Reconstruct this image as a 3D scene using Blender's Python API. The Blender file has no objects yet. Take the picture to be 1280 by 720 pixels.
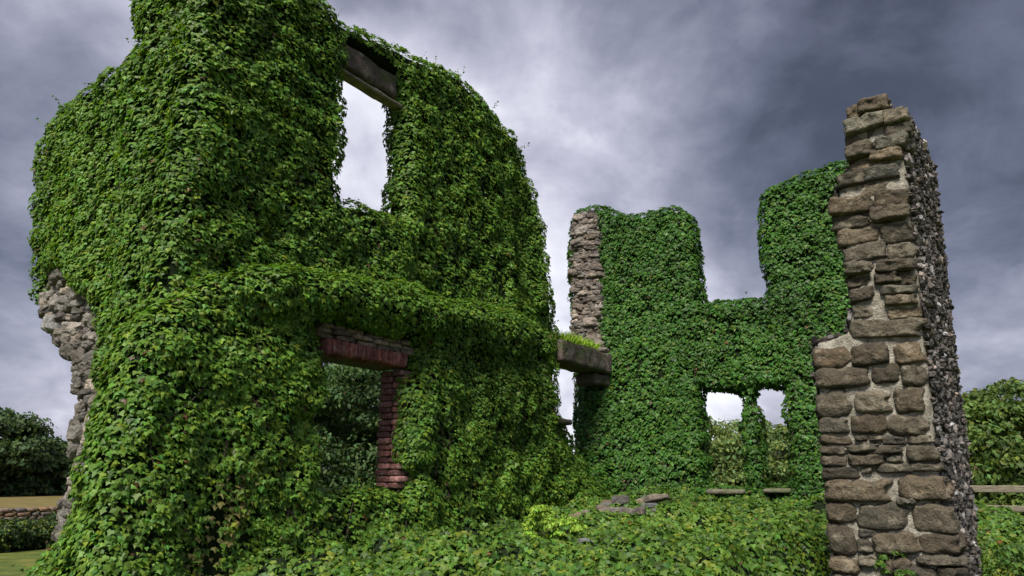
import bpy, math
import numpy as np
from math import radians, sin, cos, tan, pi

RNG = np.random.default_rng(11)
SC = bpy.context.scene
COL = SC.collection
ALPHA = radians(33.6)      # heading of the long front wall
ALPHA2 = radians(35.7)     # heading of the broken cross wall
EYE = 1.65
TILT = radians(15)
FOC = 900.0

# ------------------------------------------------------------------ frames
def to_world(p, a=ALPHA):
    """building coordinates (u along the wall, w outwards, z) -> world"""
    p = np.asarray(p, dtype=np.float64)
    o = np.empty_like(p)
    o[..., 0] = p[..., 0]*sin(a) + p[..., 1]*cos(a)
    o[..., 1] = p[..., 0]*cos(a) - p[..., 1]*sin(a)
    o[..., 2] = p[..., 2]
    return o

def to_uw(x, y, a=ALPHA):
    return x*sin(a)+y*cos(a), x*cos(a)-y*sin(a)

def direction(px, py):
    a = (px-640)/FOC; b = (360-py)/FOC
    d = np.array([a, cos(TILT)-b*sin(TILT), sin(TILT)+b*cos(TILT)])
    return d/np.linalg.norm(d)

def spot(px, dist):
    """ground position seen in the column px at a horizontal distance"""
    d = direction(px, 601); s = dist/math.hypot(d[0], d[1])
    return d[0]*s, d[1]*s

# ------------------------------------------------------------------ noise
def _hash(ix, iy, iz, seed):
    h = (ix.astype(np.uint32)*np.uint32(374761393) + iy.astype(np.uint32)*np.uint32(668265263)
         + iz.astype(np.uint32)*np.uint32(2246822519) + np.uint32(seed*3266489917 & 0xffffffff))
    h = (h ^ (h >> np.uint32(13)))*np.uint32(1274126177)
    h = h ^ (h >> np.uint32(16))
    return h.astype(np.float64)/4294967295.0

def vnoise(p, seed=0):
    """value noise, -1..1"""
    p = np.asarray(p)
    i = np.floor(p).astype(np.int64); f = p-i; f = f*f*(3-2*f)
    r = 0
    for dx in (0, 1):
        for dy in (0, 1):
            for dz in (0, 1):
                wgt = ((f[..., 0] if dx else 1-f[..., 0])*(f[..., 1] if dy else 1-f[..., 1])*(f[..., 2] if dz else 1-f[..., 2]))
                r = r + wgt*_hash(i[..., 0]+dx, i[..., 1]+dy, i[..., 2]+dz, seed)
    return r*2-1

def fbm(p, seed=0, octs=3):
    r = 0; a = 1.0; s = 0
    for k in range(octs):
        r = r + a*vnoise(np.asarray(p)*2**k + 17.3*k, seed+k); s += a; a *= .5
    return r/s

def sstep(a, b, x):
    t = np.clip((x-a)/(b-a), 0, 1)
    return t*t*(3-2*t)

# ------------------------------------------------------------------ mesh helpers
def mesh_obj(name, verts, faces, mat, parent=None, smooth=True, attr=None):
    """faces: int array (n,3) or (n,4) or list of those"""
    me = bpy.data.meshes.new(name)
    verts = np.asarray(verts, dtype=np.float32).reshape(-1, 3)
    fl = faces if isinstance(faces, list) else [faces]
    fl = [np.asarray(f, dtype=np.int32) for f in fl if len(f)]
    me.vertices.add(len(verts)); me.vertices.foreach_set('co', verts.ravel())
    nl = sum(f.size for f in fl); npoly = sum(len(f) for f in fl)
    me.loops.add(nl); me.loops.foreach_set('vertex_index', np.concatenate([f.ravel() for f in fl]))
    me.polygons.add(npoly)
    tot = np.concatenate([np.full(len(f), f.shape[1], dtype=np.int32) for f in fl])
    me.polygons.foreach_set('loop_start', np.concatenate([[0], np.cumsum(tot)[:-1]]).astype(np.int32))
    me.polygons.foreach_set('use_smooth', np.full(npoly, smooth))
    if attr is not None:
        a = me.attributes.new('tint', 'FLOAT_COLOR', 'POINT')
        attr = np.asarray(attr, dtype=np.float32)
        if attr.shape[1] == 3: attr = np.concatenate([attr, np.ones((len(attr), 1), np.float32)], 1)
        a.data.foreach_set('color', attr.ravel())
    me.update(calc_edges=True); me.validate()
    me.materials.append(mat)
    o = bpy.data.objects.new(name, me); COL.objects.link(o)
    if parent: o.parent = parent
    return o

def tag(o, label, cat, group=None, kind=None):
    o['label'] = label
    if cat: o['category'] = cat
    if group: o['group'] = group
    if kind: o['kind'] = kind
    return o

def thing(name, label, cat, loc=(0, 0, 0), group=None):
    o = bpy.data.objects.new(name, None); COL.objects.link(o)
    o.location = loc; o.empty_display_size = .2
    return tag(o, label, cat, group)

def rel(v, root):
    """world vertices -> local of an unrotated root"""
    return np.asarray(v) - np.array(root.location)

# ------------------------------------------------------------------ sdf + surface nets
def poly_sd(X, Y, poly):
    """signed distance to a polygon (negative inside)"""
    P = np.array(poly, dtype=float); n = len(P)
    d = np.full(X.shape, 1e9); inside = np.zeros(X.shape, bool)
    for i in range(n):
        a = P[i]; b = P[(i+1) % n]; e = b-a
        wx = X-a[0]; wy = Y-a[1]
        t = np.clip((wx*e[0]+wy*e[1])/max(e@e, 1e-9), 0, 1)
        d = np.minimum(d, (wx-e[0]*t)**2+(wy-e[1]*t)**2)
        c = ((a[1] > Y) != (b[1] > Y))
        if e[1] != 0:
            c &= X < (b[0]-a[0])*(Y-a[1])/e[1]+a[0]
            inside ^= c
    d = np.sqrt(d)
    return np.where(inside, -d, d)

class Grid:
    def __init__(s, lo, hi, h):
        s.lo = np.array(lo, float); s.h = h
        s.n = np.ceil((np.array(hi)-s.lo)/h).astype(int)+1
        s.u = s.lo[0]+h*np.arange(s.n[0]); s.w = s.lo[1]+h*np.arange(s.n[1]); s.z = s.lo[2]+h*np.arange(s.n[2])
    def pts(s):
        return np.stack(np.meshgrid(s.u, s.w, s.z, indexing='ij'), -1)

def rounded(a, b, r):
    x = a+r; y = b+r
    return np.sqrt(np.maximum(x, 0)**2+np.maximum(y, 0)**2)+np.minimum(np.maximum(x, y), 0)-r

def plate(g, axis, poly, c0, c1, r=.18, grow=0.0, holes=()):
    """slab between c0..c1 along `axis` ('w' or 'u') with a polygon outline in the other two"""
    if axis == 'w':
        X, Y = np.meshgrid(g.u, g.z, indexing='ij'); D = g.w
    else:
        X, Y = np.meshgrid(g.w, g.z, indexing='ij'); D = g.u
    a = poly_sd(X, Y, poly)
    for h in holes: a = smax(a, -poly_sd(X, Y, h), .12)
    a = a-grow
    b = np.abs(D-(c0+c1)/2)-(c1-c0)/2-grow
    if axis == 'w': return rounded(a[:, None, :], b[None, :, None], r)
    return rounded(a[None, :, :], b[:, None, None], r)

def smin(a, b, k):
    h = np.clip(.5+.5*(b-a)/k, 0, 1)
    return b*(1-h)+a*h-k*h*(1-h)

def smax(a, b, k): return -smin(-a, -b, k)

def box_sd(g, c, half, r=.05):
    q = [np.abs(v-cc)-hh+r for v, cc, hh in zip((g.u, g.w, g.z), c, half)]
    Q = np.meshgrid(*q, indexing='ij')
    return np.sqrt(sum(np.maximum(x, 0)**2 for x in Q))+np.minimum(np.maximum(np.maximum(Q[0], Q[1]), Q[2]), 0)-r

def ball_sd(g, c, rad):
    U, W, Z = np.meshgrid((g.u-c[0])/rad[0], (g.w-c[1])/rad[1], (g.z-c[2])/rad[2], indexing='ij')
    return (np.sqrt(U*U+W*W+Z*Z)-1)*min(rad)

def displace(g, f, fn, band=.6):
    m = np.abs(f) < band
    idx = np.nonzero(m)
    p = np.stack([g.u[idx[0]], g.w[idx[1]], g.z[idx[2]]], -1)
    f = f.copy(); f[idx] -= fn(p)
    return f

def surface_nets(g, f):
    s = f < 0
    n = np.array(f.shape)
    cs = np.zeros(n-1, np.int8)
    for dx in (0, 1):
        for dy in (0, 1):
            for dz in (0, 1):
                cs += s[dx:n[0]-1+dx, dy:n[1]-1+dy, dz:n[2]-1+dz]
    act = (cs > 0) & (cs < 8)
    I = np.stack(np.nonzero(act), -1)
    vid = np.full(act.shape, -1, np.int64); vid[act] = np.arange(len(I))
    acc = np.zeros((len(I), 3)); cnt = np.zeros(len(I))
    cor = [(0, 0, 0), (1, 0, 0), (0, 1, 0), (1, 1, 0), (0, 0, 1), (1, 0, 1), (0, 1, 1), (1, 1, 1)]
    for a in cor:
        for ax in range(3):
            if a[ax]: continue
            b = list(a); b[ax] = 1
            fa = f[I[:, 0]+a[0], I[:, 1]+a[1], I[:, 2]+a[2]]; fb = f[I[:, 0]+b[0], I[:, 1]+b[1], I[:, 2]+b[2]]
            m = (fa < 0) != (fb < 0)
            t = np.where(m, fa/np.where(m, fa-fb, 1), 0)
            p = np.tile(np.array(a, float), (len(I), 1)); p[:, ax] += t
            acc += p*m[:, None]; cnt += m
    V = g.lo+(I+acc/cnt[:, None])*g.h
    Q = []
    for ax in range(3):
        o = [1, 1, 1]; o[ax] = 0
        sl0 = tuple(slice(1, n[k]-1) if k != ax else slice(0, n[k]-1) for k in range(3))
        sl1 = tuple(slice(1, n[k]-1) if k != ax else slice(1, n[k]) for k in range(3))
        ch = s[sl0] != s[sl1]
        J = np.stack(np.nonzero(ch), -1)+np.array(o)
        ins = s[J[:, 0], J[:, 1], J[:, 2]]
        b, c = [k for k in range(3) if k != ax]
        def at(db, dc):
            K = J.copy(); K[:, b] -= db; K[:, c] -= dc
            return vid[K[:, 0], K[:, 1], K[:, 2]]
        q = np.stack([at(1, 1), at(0, 1), at(0, 0), at(1, 0)], -1)
        flip = ins if ax != 1 else ~ins
        q = np.where(flip[:, None], q, q[:, ::-1])
        Q.append(q)
    Q = np.concatenate(Q)
    Q = Q[(Q >= 0).all(1)]
    return V, Q[:, ::-1]      # the building frame is left-handed

def quad_geo(V, Q):
    a, b, c, d = (V[Q[:, k]] for k in range(4))
    N = np.cross(c-a, d-b); ar = np.linalg.norm(N, axis=1)
    return (a+b+c+d)/4, N/np.maximum(ar, 1e-9)[:, None], ar/2

# ------------------------------------------------------------------ leaves
def unit(v): return v/np.maximum(np.linalg.norm(v, axis=-1, keepdims=True), 1e-9)

IVY = np.array([(0, .36, .10), (0, .05, 0), (.30, -.06, -.05), (.60, .30, -.12), (.30, .45, -.02), (0, 1.0, -.16),
                (-.30, .45, -.02), (-.60, .30, -.12), (-.30, -.06, -.05)])
IVY_F = np.array([(0, i, i % 8+1) for i in range(1, 9)])
OVAL = np.array([(0, 0, 0), (.30, .42, .07), (0, 1, -.05), (-.30, .42, .07)])
OVAL_F = np.array([(0, 1, 2), (0, 2, 3)])

def leaves(P, N, size, up=.45, jit=.45, tmpl='ivy', droop=1.0, rng=RNG, tipj=.30):
    n = len(P)
    nn = unit(N+np.array([0, 0, up])+rng.normal(0, jit, (n, 3)))
    dn = np.array([0, 0, -droop])+rng.normal(0, .45 if tmpl != 'ivy' else tipj, (n, 3))
    t = unit(dn-nn*(nn*dn).sum(1, keepdims=True))
    b = np.cross(t, nn)
    T, F = (IVY, IVY_F) if tmpl == 'ivy' else (OVAL, OVAL_F)
    sz = np.asarray(size).reshape(-1, 1, 1) if np.ndim(size) else np.full((n, 1, 1), size)
    cup = rng.uniform(-.6, 1.8, (n, 1, 1))
    L = T[None]
    V = P[:, None]+sz*(L[..., 0:1]*b[:, None]+(L[..., 1:2]-.4)*t[:, None]+L[..., 2:3]*cup*nn[:, None])
    Fa = (F[None]+np.arange(n)[:, None, None]*len(T)).reshape(-1, 3)
    return V.reshape(-1, 3), Fa, len(T)

def scatter(V, Q, dens, rng=RNG, keep=None):
    """random points on a quad mesh (world coords)"""
    c, N, ar = quad_geo(V, Q)
    lam = ar*dens
    if keep is not None: lam = lam*keep(c, N)
    k = rng.poisson(lam)
    i = np.repeat(np.arange(len(Q)), k)
    r = rng.random((len(i), 2))
    a, b, cc, d = (V[Q[i, j]] for j in range(4))
    x = r[:, :1]; y = r[:, 1:]
    P = a*(1-x)*(1-y)+b*x*(1-y)+cc*x*y+d*(1-x)*y
    return P, N[i]

def smooth_normals(V, Q):
    N = np.cross(V[Q[:, 2]]-V[Q[:, 0]], V[Q[:, 3]]-V[Q[:, 1]])
    A = np.zeros_like(V)
    for k in range(4): np.add.at(A, Q[:, k], N)
    return unit(A)

def leaf_tints(P, n_per, base, var, rng, seed, scale=.8, young=(.16, .20, .02), young_amt=.12):
    n = len(P)
    r = rng.random(n)
    patch = fbm(P*scale, seed, 2)
    val = np.clip(1+var*(rng.normal(0, .6, n))+.35*patch, .35, 2.2)
    c = np.array(base)[None]*val[:, None]
    yy = (r < young_amt*(1+1.5*patch))[:, None]
    c = np.where(yy, np.array(young)[None]*rng.uniform(.6, 1.1, (n, 1)), c)
    dead = (rng.random(n) < .006)[:, None]
    c = np.where(dead, np.array([.13, .075, .03])[None]*rng.uniform(.5, 1.2, (n, 1)), c)
    hue = rng.normal(0, .12, n)
    c[:, 0] *= 1+hue; c[:, 2] *= 1-hue
    return np.repeat(np.clip(c, .002, .6), n_per, axis=0)

# ------------------------------------------------------------------ stones
def ico(sub):
    import bmesh
    bm = bmesh.new(); bmesh.ops.create_icosphere(bm, subdivisions=sub, radius=1)
    v = np.array([x.co[:] for x in bm.verts]); f = np.array([[q.index for q in p.verts] for p in bm.faces]); bm.free()
    return unit(v), f
ICO = {k: ico(k) for k in (1, 2, 3, 4)}

def stones(C, ax, ay, az, half, sub=2, p=4.0, rough=.10, seed=5, freq=2.2, rng=RNG):
    """rounded blocks; C centres, ax/ay/az unit axes, half extents (n,3)"""
    D, F = ICO[sub]; n = len(C)
    if np.ndim(p):
        nrm = (np.abs(D)[None]**p[:, :, None]).sum(2)**(1/p)
        S = D[None]/nrm[..., None]
    else:
        S = (D/((np.abs(D)**p).sum(1)**(1/p))[:, None])[None]
    off = rng.random((n, 1, 3))*50
    q = S*half[:, None]
    m = half.mean(1)[:, None, None]
    dsp = np.stack([fbm(q/m*freq*.5+off, seed+k, 3) for k in range(3)], -1)
    q = q*(1+rough*1.2*dsp)+dsp*m*rough*.5
    V = C[:, None]+q[..., 0:1]*ax[:, None]+q[..., 1:2]*ay[:, None]+q[..., 2:3]*az[:, None]
    Fa = (F[None]+np.arange(n)[:, None, None]*len(D)).reshape(-1, 3)
    if (np.cross(ax[0], ay[0])*az[0]).sum() < 0: Fa = Fa[:, ::-1]
    return V.reshape(-1, 3), Fa, len(D)

def stone_tints(n, per, base, var, rng=RNG, warm=.12):
    v = np.exp(rng.normal(0, var, (n, 1)))
    c = np.array(base)[None]*v
    h = rng.normal(0, warm, n); c[:, 0] *= 1+h; c[:, 2] *= 1-h
    return np.repeat(np.clip(c, .01, .7), per, axis=0)

def tube(path, rad, seg=7):
    path = np.array(path, float); n = len(path); V = []
    for i in range(n):
        t = unit(path[min(i+1, n-1)]-path[max(i-1, 0)])
        s = unit(np.cross(t, [.3, .9, .1])); b = np.cross(t, s)
        for k in range(seg):
            a = 2*pi*k/seg; V.append(path[i]+rad[i]*(cos(a)*s+sin(a)*b))
    F = [(i*seg+k, i*seg+(k+1) % seg, (i+1)*seg+(k+1) % seg, (i+1)*seg+k) for i in range(n-1) for k in range(seg)]
    return np.array(V), np.array(F)

# ------------------------------------------------------------------ materials
def new_mat(name):
    m = bpy.data.materials.new(name); m.use_nodes = True
    nt = m.node_tree
    for n in list(nt.nodes): nt.nodes.remove(n)
    out = nt.nodes.new('ShaderNodeOutputMaterial')
    return m, nt, out

def N_(nt, kind, **kw):
    n = nt.nodes.new(kind)
    for k, v in kw.items():
        if k.startswith('i_'): n.inputs[k[2:].replace('_', ' ')].default_value = v
        else: setattr(n, k, v)
    return n

def leaf_mat(name, trans=.22, rough=.42, spec=.5):
    m, nt, out = new_mat(name); L = nt.links.new
    at = N_(nt, 'ShaderNodeAttribute', attribute_name='tint')
    geo = N_(nt, 'ShaderNodeNewGeometry')
    nz = N_(nt, 'ShaderNodeTexNoise'); nz.inputs['Scale'].default_value = 40
    L(geo.outputs['Position'], nz.inputs['Vector'])
    mr = N_(nt, 'ShaderNodeMapRange'); mr.inputs[3].default_value = .7; mr.inputs[4].default_value = 1.3
    L(nz.outputs['Fac'], mr.inputs[0])
    vm = N_(nt, 'ShaderNodeVectorMath', operation='SCALE'); L(at.outputs['Color'], vm.inputs[0]); L(mr.outputs[0], vm.inputs['Scale'])
    b = N_(nt, 'ShaderNodeBsdfPrincipled'); b.inputs['Roughness'].default_value = rough
    b.inputs['Specular IOR Level'].default_value = spec
    L(vm.outputs[0], b.inputs['Base Color'])
    t = N_(nt, 'ShaderNodeBsdfTranslucent')
    tc = N_(nt, 'ShaderNodeVectorMath', operation='MULTIPLY'); tc.inputs[1].default_value = (1.5, 1.6, .5)
    L(vm.outputs[0], tc.inputs[0]); L(tc.outputs[0], t.inputs['Color'])
    mx = N_(nt, 'ShaderNodeMixShader'); mx.inputs[0].default_value = trans
    L(b.outputs[0], mx.inputs[1]); L(t.outputs[0], mx.inputs[2]); L(mx.outputs[0], out.inputs[0])
    return m

def rock_mat(name, base=None, dark=(.03, .028, .022), lich=(.30, .29, .24), scale=9, bump=.5, rough=.9, lich_amt=.5, moss=0.0):
    """stone: colour from the tint attribute or `base`, dirt, lichen, bump"""
    m, nt, out = new_mat(name); L = nt.links.new
    geo = N_(nt, 'ShaderNodeNewGeometry')
    b = N_(nt, 'ShaderNodeBsdfPrincipled'); b.inputs['Roughness'].default_value = rough
    b.inputs['Specular IOR Level'].default_value = .25
    if base is None: src = N_(nt, 'ShaderNodeAttribute', attribute_name='tint').outputs['Color']
    else:
        r = N_(nt, 'ShaderNodeRGB'); r.outputs[0].default_value = (*base, 1); src = r.outputs[0]
    n1 = N_(nt, 'ShaderNodeTexNoise'); n1.inputs['Scale'].default_value = scale; n1.inputs['Detail'].default_value = 8
    n1.inputs['Roughness'].default_value = .65
    L(geo.outputs['Position'], n1.inputs['Vector'])
    n2 = N_(nt, 'ShaderNodeTexNoise'); n2.inputs['Scale'].default_value = scale*4.1; n2.inputs['Detail'].default_value = 6
    L(geo.outputs['Position'], n2.inputs['Vector'])
    n3 = N_(nt, 'ShaderNodeTexNoise'); n3.inputs['Scale'].default_value = scale*.7; n3.inputs['Detail'].default_value = 5
    mp = N_(nt, 'ShaderNodeMapping'); mp.inputs['Location'].default_value = (7, 3, 1)
    L(geo.outputs['Position'], mp.inputs[0]); L(mp.outputs[0], n3.inputs['Vector'])
    f1 = N_(nt, 'ShaderNodeMapRange'); f1.inputs[1].default_value = .40; f1.inputs[2].default_value = .66
    f1.inputs[3].default_value = .55; f1.inputs[4].default_value = 0
    L(n1.outputs['Fac'], f1.inputs[0])
    m1 = N_(nt, 'ShaderNodeMix', data_type='RGBA'); L(f1.outputs[0], m1.inputs[0]); L(src, m1.inputs[6]); m1.inputs[7].default_value = (*dark, 1)
    f2 = N_(nt, 'ShaderNodeMapRange'); f2.inputs[1].default_value = .56; f2.inputs[2].default_value = .70
    f2.inputs[4].default_value = lich_amt
    L(n3.outputs['Fac'], f2.inputs[0])
    m2 = N_(nt, 'ShaderNodeMix', data_type='RGBA'); L(f2.outputs[0], m2.inputs[0]); L(m1.outputs[2], m2.inputs[6]); m2.inputs[7].default_value = (*lich, 1)
    col = m2.outputs[2]
    f3 = N_(nt, 'ShaderNodeMapRange'); f3.inputs[1].default_value = .3; f3.inputs[2].default_value = .7
    f3.inputs[3].default_value = .72; f3.inputs[4].default_value = 1.28
    L(n2.outputs['Fac'], f3.inputs[0])
    sc = N_(nt, 'ShaderNodeVectorMath', operation='SCALE'); L(col, sc.inputs[0]); L(f3.outputs[0], sc.inputs['Scale'])
    col = sc.outputs[0]
    if moss > 0:
        f4 = N_(nt, 'ShaderNodeMapRange'); f4.inputs[1].default_value = .5; f4.inputs[2].default_value = .62; f4.inputs[4].default_value = moss
        mp2 = N_(nt, 'ShaderNodeMapping'); mp2.inputs['Location'].default_value = (-3, 9, 4)
        n4 = N_(nt, 'ShaderNodeTexNoise'); n4.inputs['Scale'].default_value = 3
        L(geo.outputs['Position'], mp2.inputs[0]); L(mp2.outputs[0], n4.inputs['Vector']); L(n4.outputs['Fac'], f4.inputs[0])
        m3 = N_(nt, 'ShaderNodeMix', data_type='RGBA'); L(f4.outputs[0], m3.inputs[0]); L(col, m3.inputs[6]); m3.inputs[7].default_value = (.05, .08, .015, 1)
        col = m3.outputs[2]
    L(col, b.inputs['Base Color'])
    ad = N_(nt, 'ShaderNodeMath', operation='MULTIPLY_ADD'); ad.inputs[1].default_value = .35
    L(n2.outputs['Fac'], ad.inputs[0]); L(n1.outputs['Fac'], ad.inputs[2])
    bp = N_(nt, 'ShaderNodeBump'); bp.inputs['Strength'].default_value = bump; bp.inputs['Distance'].default_value = .05
    L(ad.outputs[0], bp.inputs['Height']); L(bp.outputs[0], b.inputs['Normal'])
    L(b.outputs[0], out.inputs[0])
    return m

def noise_mat(name, c0, c1, scale=3, rough=.95, bump=.3, detail=8, stretch=(1, 1, 1), c2=None):
    m, nt, out = new_mat(name); L = nt.links.new
    geo = N_(nt, 'ShaderNodeNewGeometry'); mp = N_(nt, 'ShaderNodeMapping'); mp.inputs['Scale'].default_value = stretch
    L(geo.outputs['Position'], mp.inputs[0])
    n1 = N_(nt, 'ShaderNodeTexNoise'); n1.inputs['Scale'].default_value = scale; n1.inputs['Detail'].default_value = detail; n1.inputs['Roughness'].default_value = .62
    L(mp.outputs[0], n1.inputs['Vector'])
    cr = N_(nt, 'ShaderNodeValToRGB'); cr.color_ramp.elements[0].position = .35; cr.color_ramp.elements[1].position = .68
    cr.color_ramp.elements[0].color = (*c0, 1); cr.color_ramp.elements[1].color = (*c1, 1)
    if c2:
        e = cr.color_ramp.elements.new(.52); e.color = (*c2, 1)
    L(n1.outputs['Fac'], cr.inputs[0])
    b = N_(nt, 'ShaderNodeBsdfPrincipled'); b.inputs['Roughness'].default_value = rough; b.inputs['Specular IOR Level'].default_value = .2
    L(cr.outputs[0], b.inputs['Base Color'])
    n2 = N_(nt, 'ShaderNodeTexNoise'); n2.inputs['Scale'].default_value = scale*5; n2.inputs['Detail'].default_value = 6
    L(mp.outputs[0], n2.inputs['Vector'])
    bp = N_(nt, 'ShaderNodeBump'); bp.inputs['Strength'].default_value = bump; bp.inputs['Distance'].default_value = .04
    L(n2.outputs['Fac'], bp.inputs['Height']); L(bp.outputs[0], b.inputs['Normal']); L(b.outputs[0], out.inputs[0])
    return m

M_IVY = leaf_mat('ivy_leaf', trans=.32, rough=.5, spec=.3)
M_TREE = leaf_mat('tree_leaf', trans=.25, rough=.6, spec=.3)
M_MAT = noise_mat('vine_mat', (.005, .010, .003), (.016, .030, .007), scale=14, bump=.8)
M_CORE = rock_mat('wall_rubble', base=(.20, .17, .14), scale=7)
M_STONE = rock_mat('sandstone', scale=11, bump=1.0, lich=(.33, .29, .21), lich_amt=.45)
M_FLINT = rock_mat('flint_rubble', scale=16, bump=.6, lich=(.34, .31, .28), lich_amt=.4)
M_MORT = noise_mat('lime_mortar', (.17, .155, .12), (.42, .39, .32), scale=13, bump=.9, c2=(.31, .285, .23))
M_MORTD = noise_mat('dirty_mortar', (.10, .085, .075), (.24, .21, .19), scale=12, bump=.9)
M_BRICK = rock_mat('red_brick', scale=14, bump=.8, lich=(.27, .21, .19), lich_amt=.7, dark=(.05, .015, .013))
M_LINT = rock_mat('grey_lintel', moss=.5, base=(.105, .078, .064), scale=6, bump=.8, lich=(.25, .23, .20), lich_amt=.5)
M_WOOD = noise_mat('weathered_wood', (.13, .11, .085), (.30, .27, .20), scale=6, bump=.6, stretch=(1, 1, 8))
M_BARK = noise_mat('bark', (.03, .024, .018), (.10, .08, .06), scale=8, bump=1, stretch=(3, 3, .6))
M_GRASS = noise_mat('lawn', (.05, .075, .014), (.17, .15, .035), scale=1.6, bump=1, c2=(.09, .115, .02))
M_DRY = noise_mat('dry_grass', (.085, .072, .022), (.21, .155, .05), scale=.5, bump=.6, stretch=(1, 2.5, 1))
M_SOIL = noise_mat('soil', (.02, .017, .010), (.06, .05, .03), scale=5, bump=.8)

# ------------------------------------------------------------------ ground
def rise(u, w):
    g = .72*sstep(2.2, 6.8, u)+.42*sstep(6.5, 13.5, u)
    g = g*(1-.8*sstep(-2.4, -1.7, w)*(1-sstep(10.5, 12.5, u)))
    g = g*sstep(-9.3, -7.6, w)*(1-sstep(-.6, 1.6, w))*(1-sstep(15.5, 20, u))
    return g

def ground_z(x, y):
    u, w = to_uw(x, y)
    r = rise(u, w)
    p = np.stack([x, y, 0*x], -1)
    far = np.hypot(x, y)
    z = r+r*.30*fbm(p*.8, 40, 3)+.02*fbm(p*.5, 41, 2)+.9*sstep(60, 400, far)*fbm(p*.006, 42, 2)
    return z

k = np.linspace(-1, 1, 321)
gx = np.sinh(k*5.2)/np.sinh(5.2)*1500+0
gy = np.sinh(k*5.2)/np.sinh(5.2)*1500+9
X, Y = np.meshgrid(gx, gy, indexing='ij')
Z = ground_z(X, Y)
nn = len(k)
ids = np.arange(nn*nn).reshape(nn, nn)
F = np.stack([ids[:-1, :-1], ids[1:, :-1], ids[1:, 1:], ids[:-1, 1:]], -1).reshape(-1, 4)
o = mesh_obj('ground', np.stack([X, Y, Z], -1), F, M_GRASS)
tag(o, 'open lawn of short green grass around the ruin', None, kind='structure')

# dry field in the distance on the left
def sheet(name, pts, z, mat, label, n=24):
    P = np.array(pts, float)
    s, t = np.meshgrid(np.linspace(0, 1, n), np.linspace(0, 1, n), indexing='ij')
    xy = (P[0][None, None]*(1-s)[..., None]*(1-t)[..., None]+P[1]*(s*(1-t))[..., None]+P[2]*(s*t)[..., None]+P[3]*((1-s)*t)[..., None])
    V = np.concatenate([xy, (ground_z(xy[..., 0], xy[..., 1])+z)[..., None]], -1)
    i = np.arange(n*n).reshape(n, n)
    F = np.stack([i[:-1, :-1], i[1:, :-1], i[1:, 1:], i[:-1, 1:]], -1).reshape(-1, 4)
    return tag(mesh_obj(name, V, F, mat), label, None, kind='structure')
a0 = spot(-700, 40); a1 = spot(330, 40); a2 = spot(330, 110); a3 = spot(-700, 110)
sheet('dry_field', [a0, a1, a2, a3], .08, M_DRY, 'distant field of dry golden grass beyond the low wall')

# ------------------------------------------------------------------ NEAR RUIN
UP_POLY = [(4.0, -.5), (4.0, 8.25), (4.9, 8.3), (5.5, 8.1), (6.15, 8.04), (6.7, 8.06), (7.2, 8.14), (7.6,8.2), (8.0, 8.36), (8.7, 8.42), (9.35, 8.32),
           (10.0, 8.22), (10.45, 8.02), (10.9, 7.75), (11.15, 7.35), (11.35, 6.8), (11.5, 6.2), (11.6, 5.5), (11.85, 4.85), (12.05, 4.3), (12.05, 3.2),
           (12.25, 2.7), (12.9, 1.95), (13.5, 1.1), (13.7, -.5)]
UP_HOLE = [(6.27, 5.28), (7.62, 5.34), (7.58, 7.2), (7.30, 7.80), (6.30, 7.76), (6.22, 7.2)]
UP_HOLE_CORE = [(6.10, 5.1), (7.68, 5.1), (7.68, 7.35), (6.10, 7.35)]
LOW_POLY = [(3.55, -.5), (3.45, 1.0), (3.5, 2.0), (3.62, 2.9), (3.85, 3.3), (4.3, 3.62), (4.9, 3.88), (5.6, 4.06), (6.3, 4.14), (8.0, 4.28),
            (9.7, 4.36), (10.7, 4.4), (11.1, 4.15), (11.2, 3.4), (11.35, 2.6), (11.7, 1.9), (12.1, 1.1), (12.3, -.5)]
LOW_HOLE = [(5.86, 1.50), (7.40, 1.50), (7.40, 2.95), (7.62, 3.10), (7.62, 3.5), (6.6, 3.66), (5.62, 3.56), (5.72, 3.32), (5.88, 3.2)]
LOW_HOLE_BACK = [(5.6, 1.3), (8.0, 1.3), (8.0, 3.66), (5.6, 3.66)]
LOW_HOLE_CORE = [(5.85, 1.45), (7.45, 1.45), (7.45, 3.3), (5.85, 3.3)]
SIDE_IVY = [(-7.9, -.5), (-8.0, 7.35), (-8.7, 7.22), (-9.9, 7.18), (-11.0, 7.02), (-11.45, 6.85), (-11.5, 6.2), (-11.3, 5.5), (-11.1, 4.7), (-10.98, 4.1), (-10.8, 4.0),
            (-10.65, 4.45), (-10.2, 4.5), (-9.8, 4.15), (-9.25, 3.85), (-8.90, 3.3), (-8.75, 2.4), (-8.70, 1.7), (-8.9, 1.35), (-9.1, .9), (-9.5, -.5)]
SIDE_RUB = [(-8.2, -.5), (-8.2, 5.4), (-11.2, 5.4), (-11.08, 4.6), (-10.80, 3.9), (-10.3, 3.55), (-10.1, 3.3), (-9.75, 3.1), (-9.45, 2.75), (-9.5, 2.3), (-9.38, 2.0),
            (-9.30, 1.7), (-9.5, 1.3), (-9.6, -.5)]

def push(poly, k=1.045):      # the side wall stands a little further back than the tower
    return [(a*k, EYE+(b-EYE)*k if b > 0 else b) for a, b in poly]
SIDE_IVY = push(SIDE_IVY); SIDE_RUB = push(SIDE_RUB)

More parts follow.
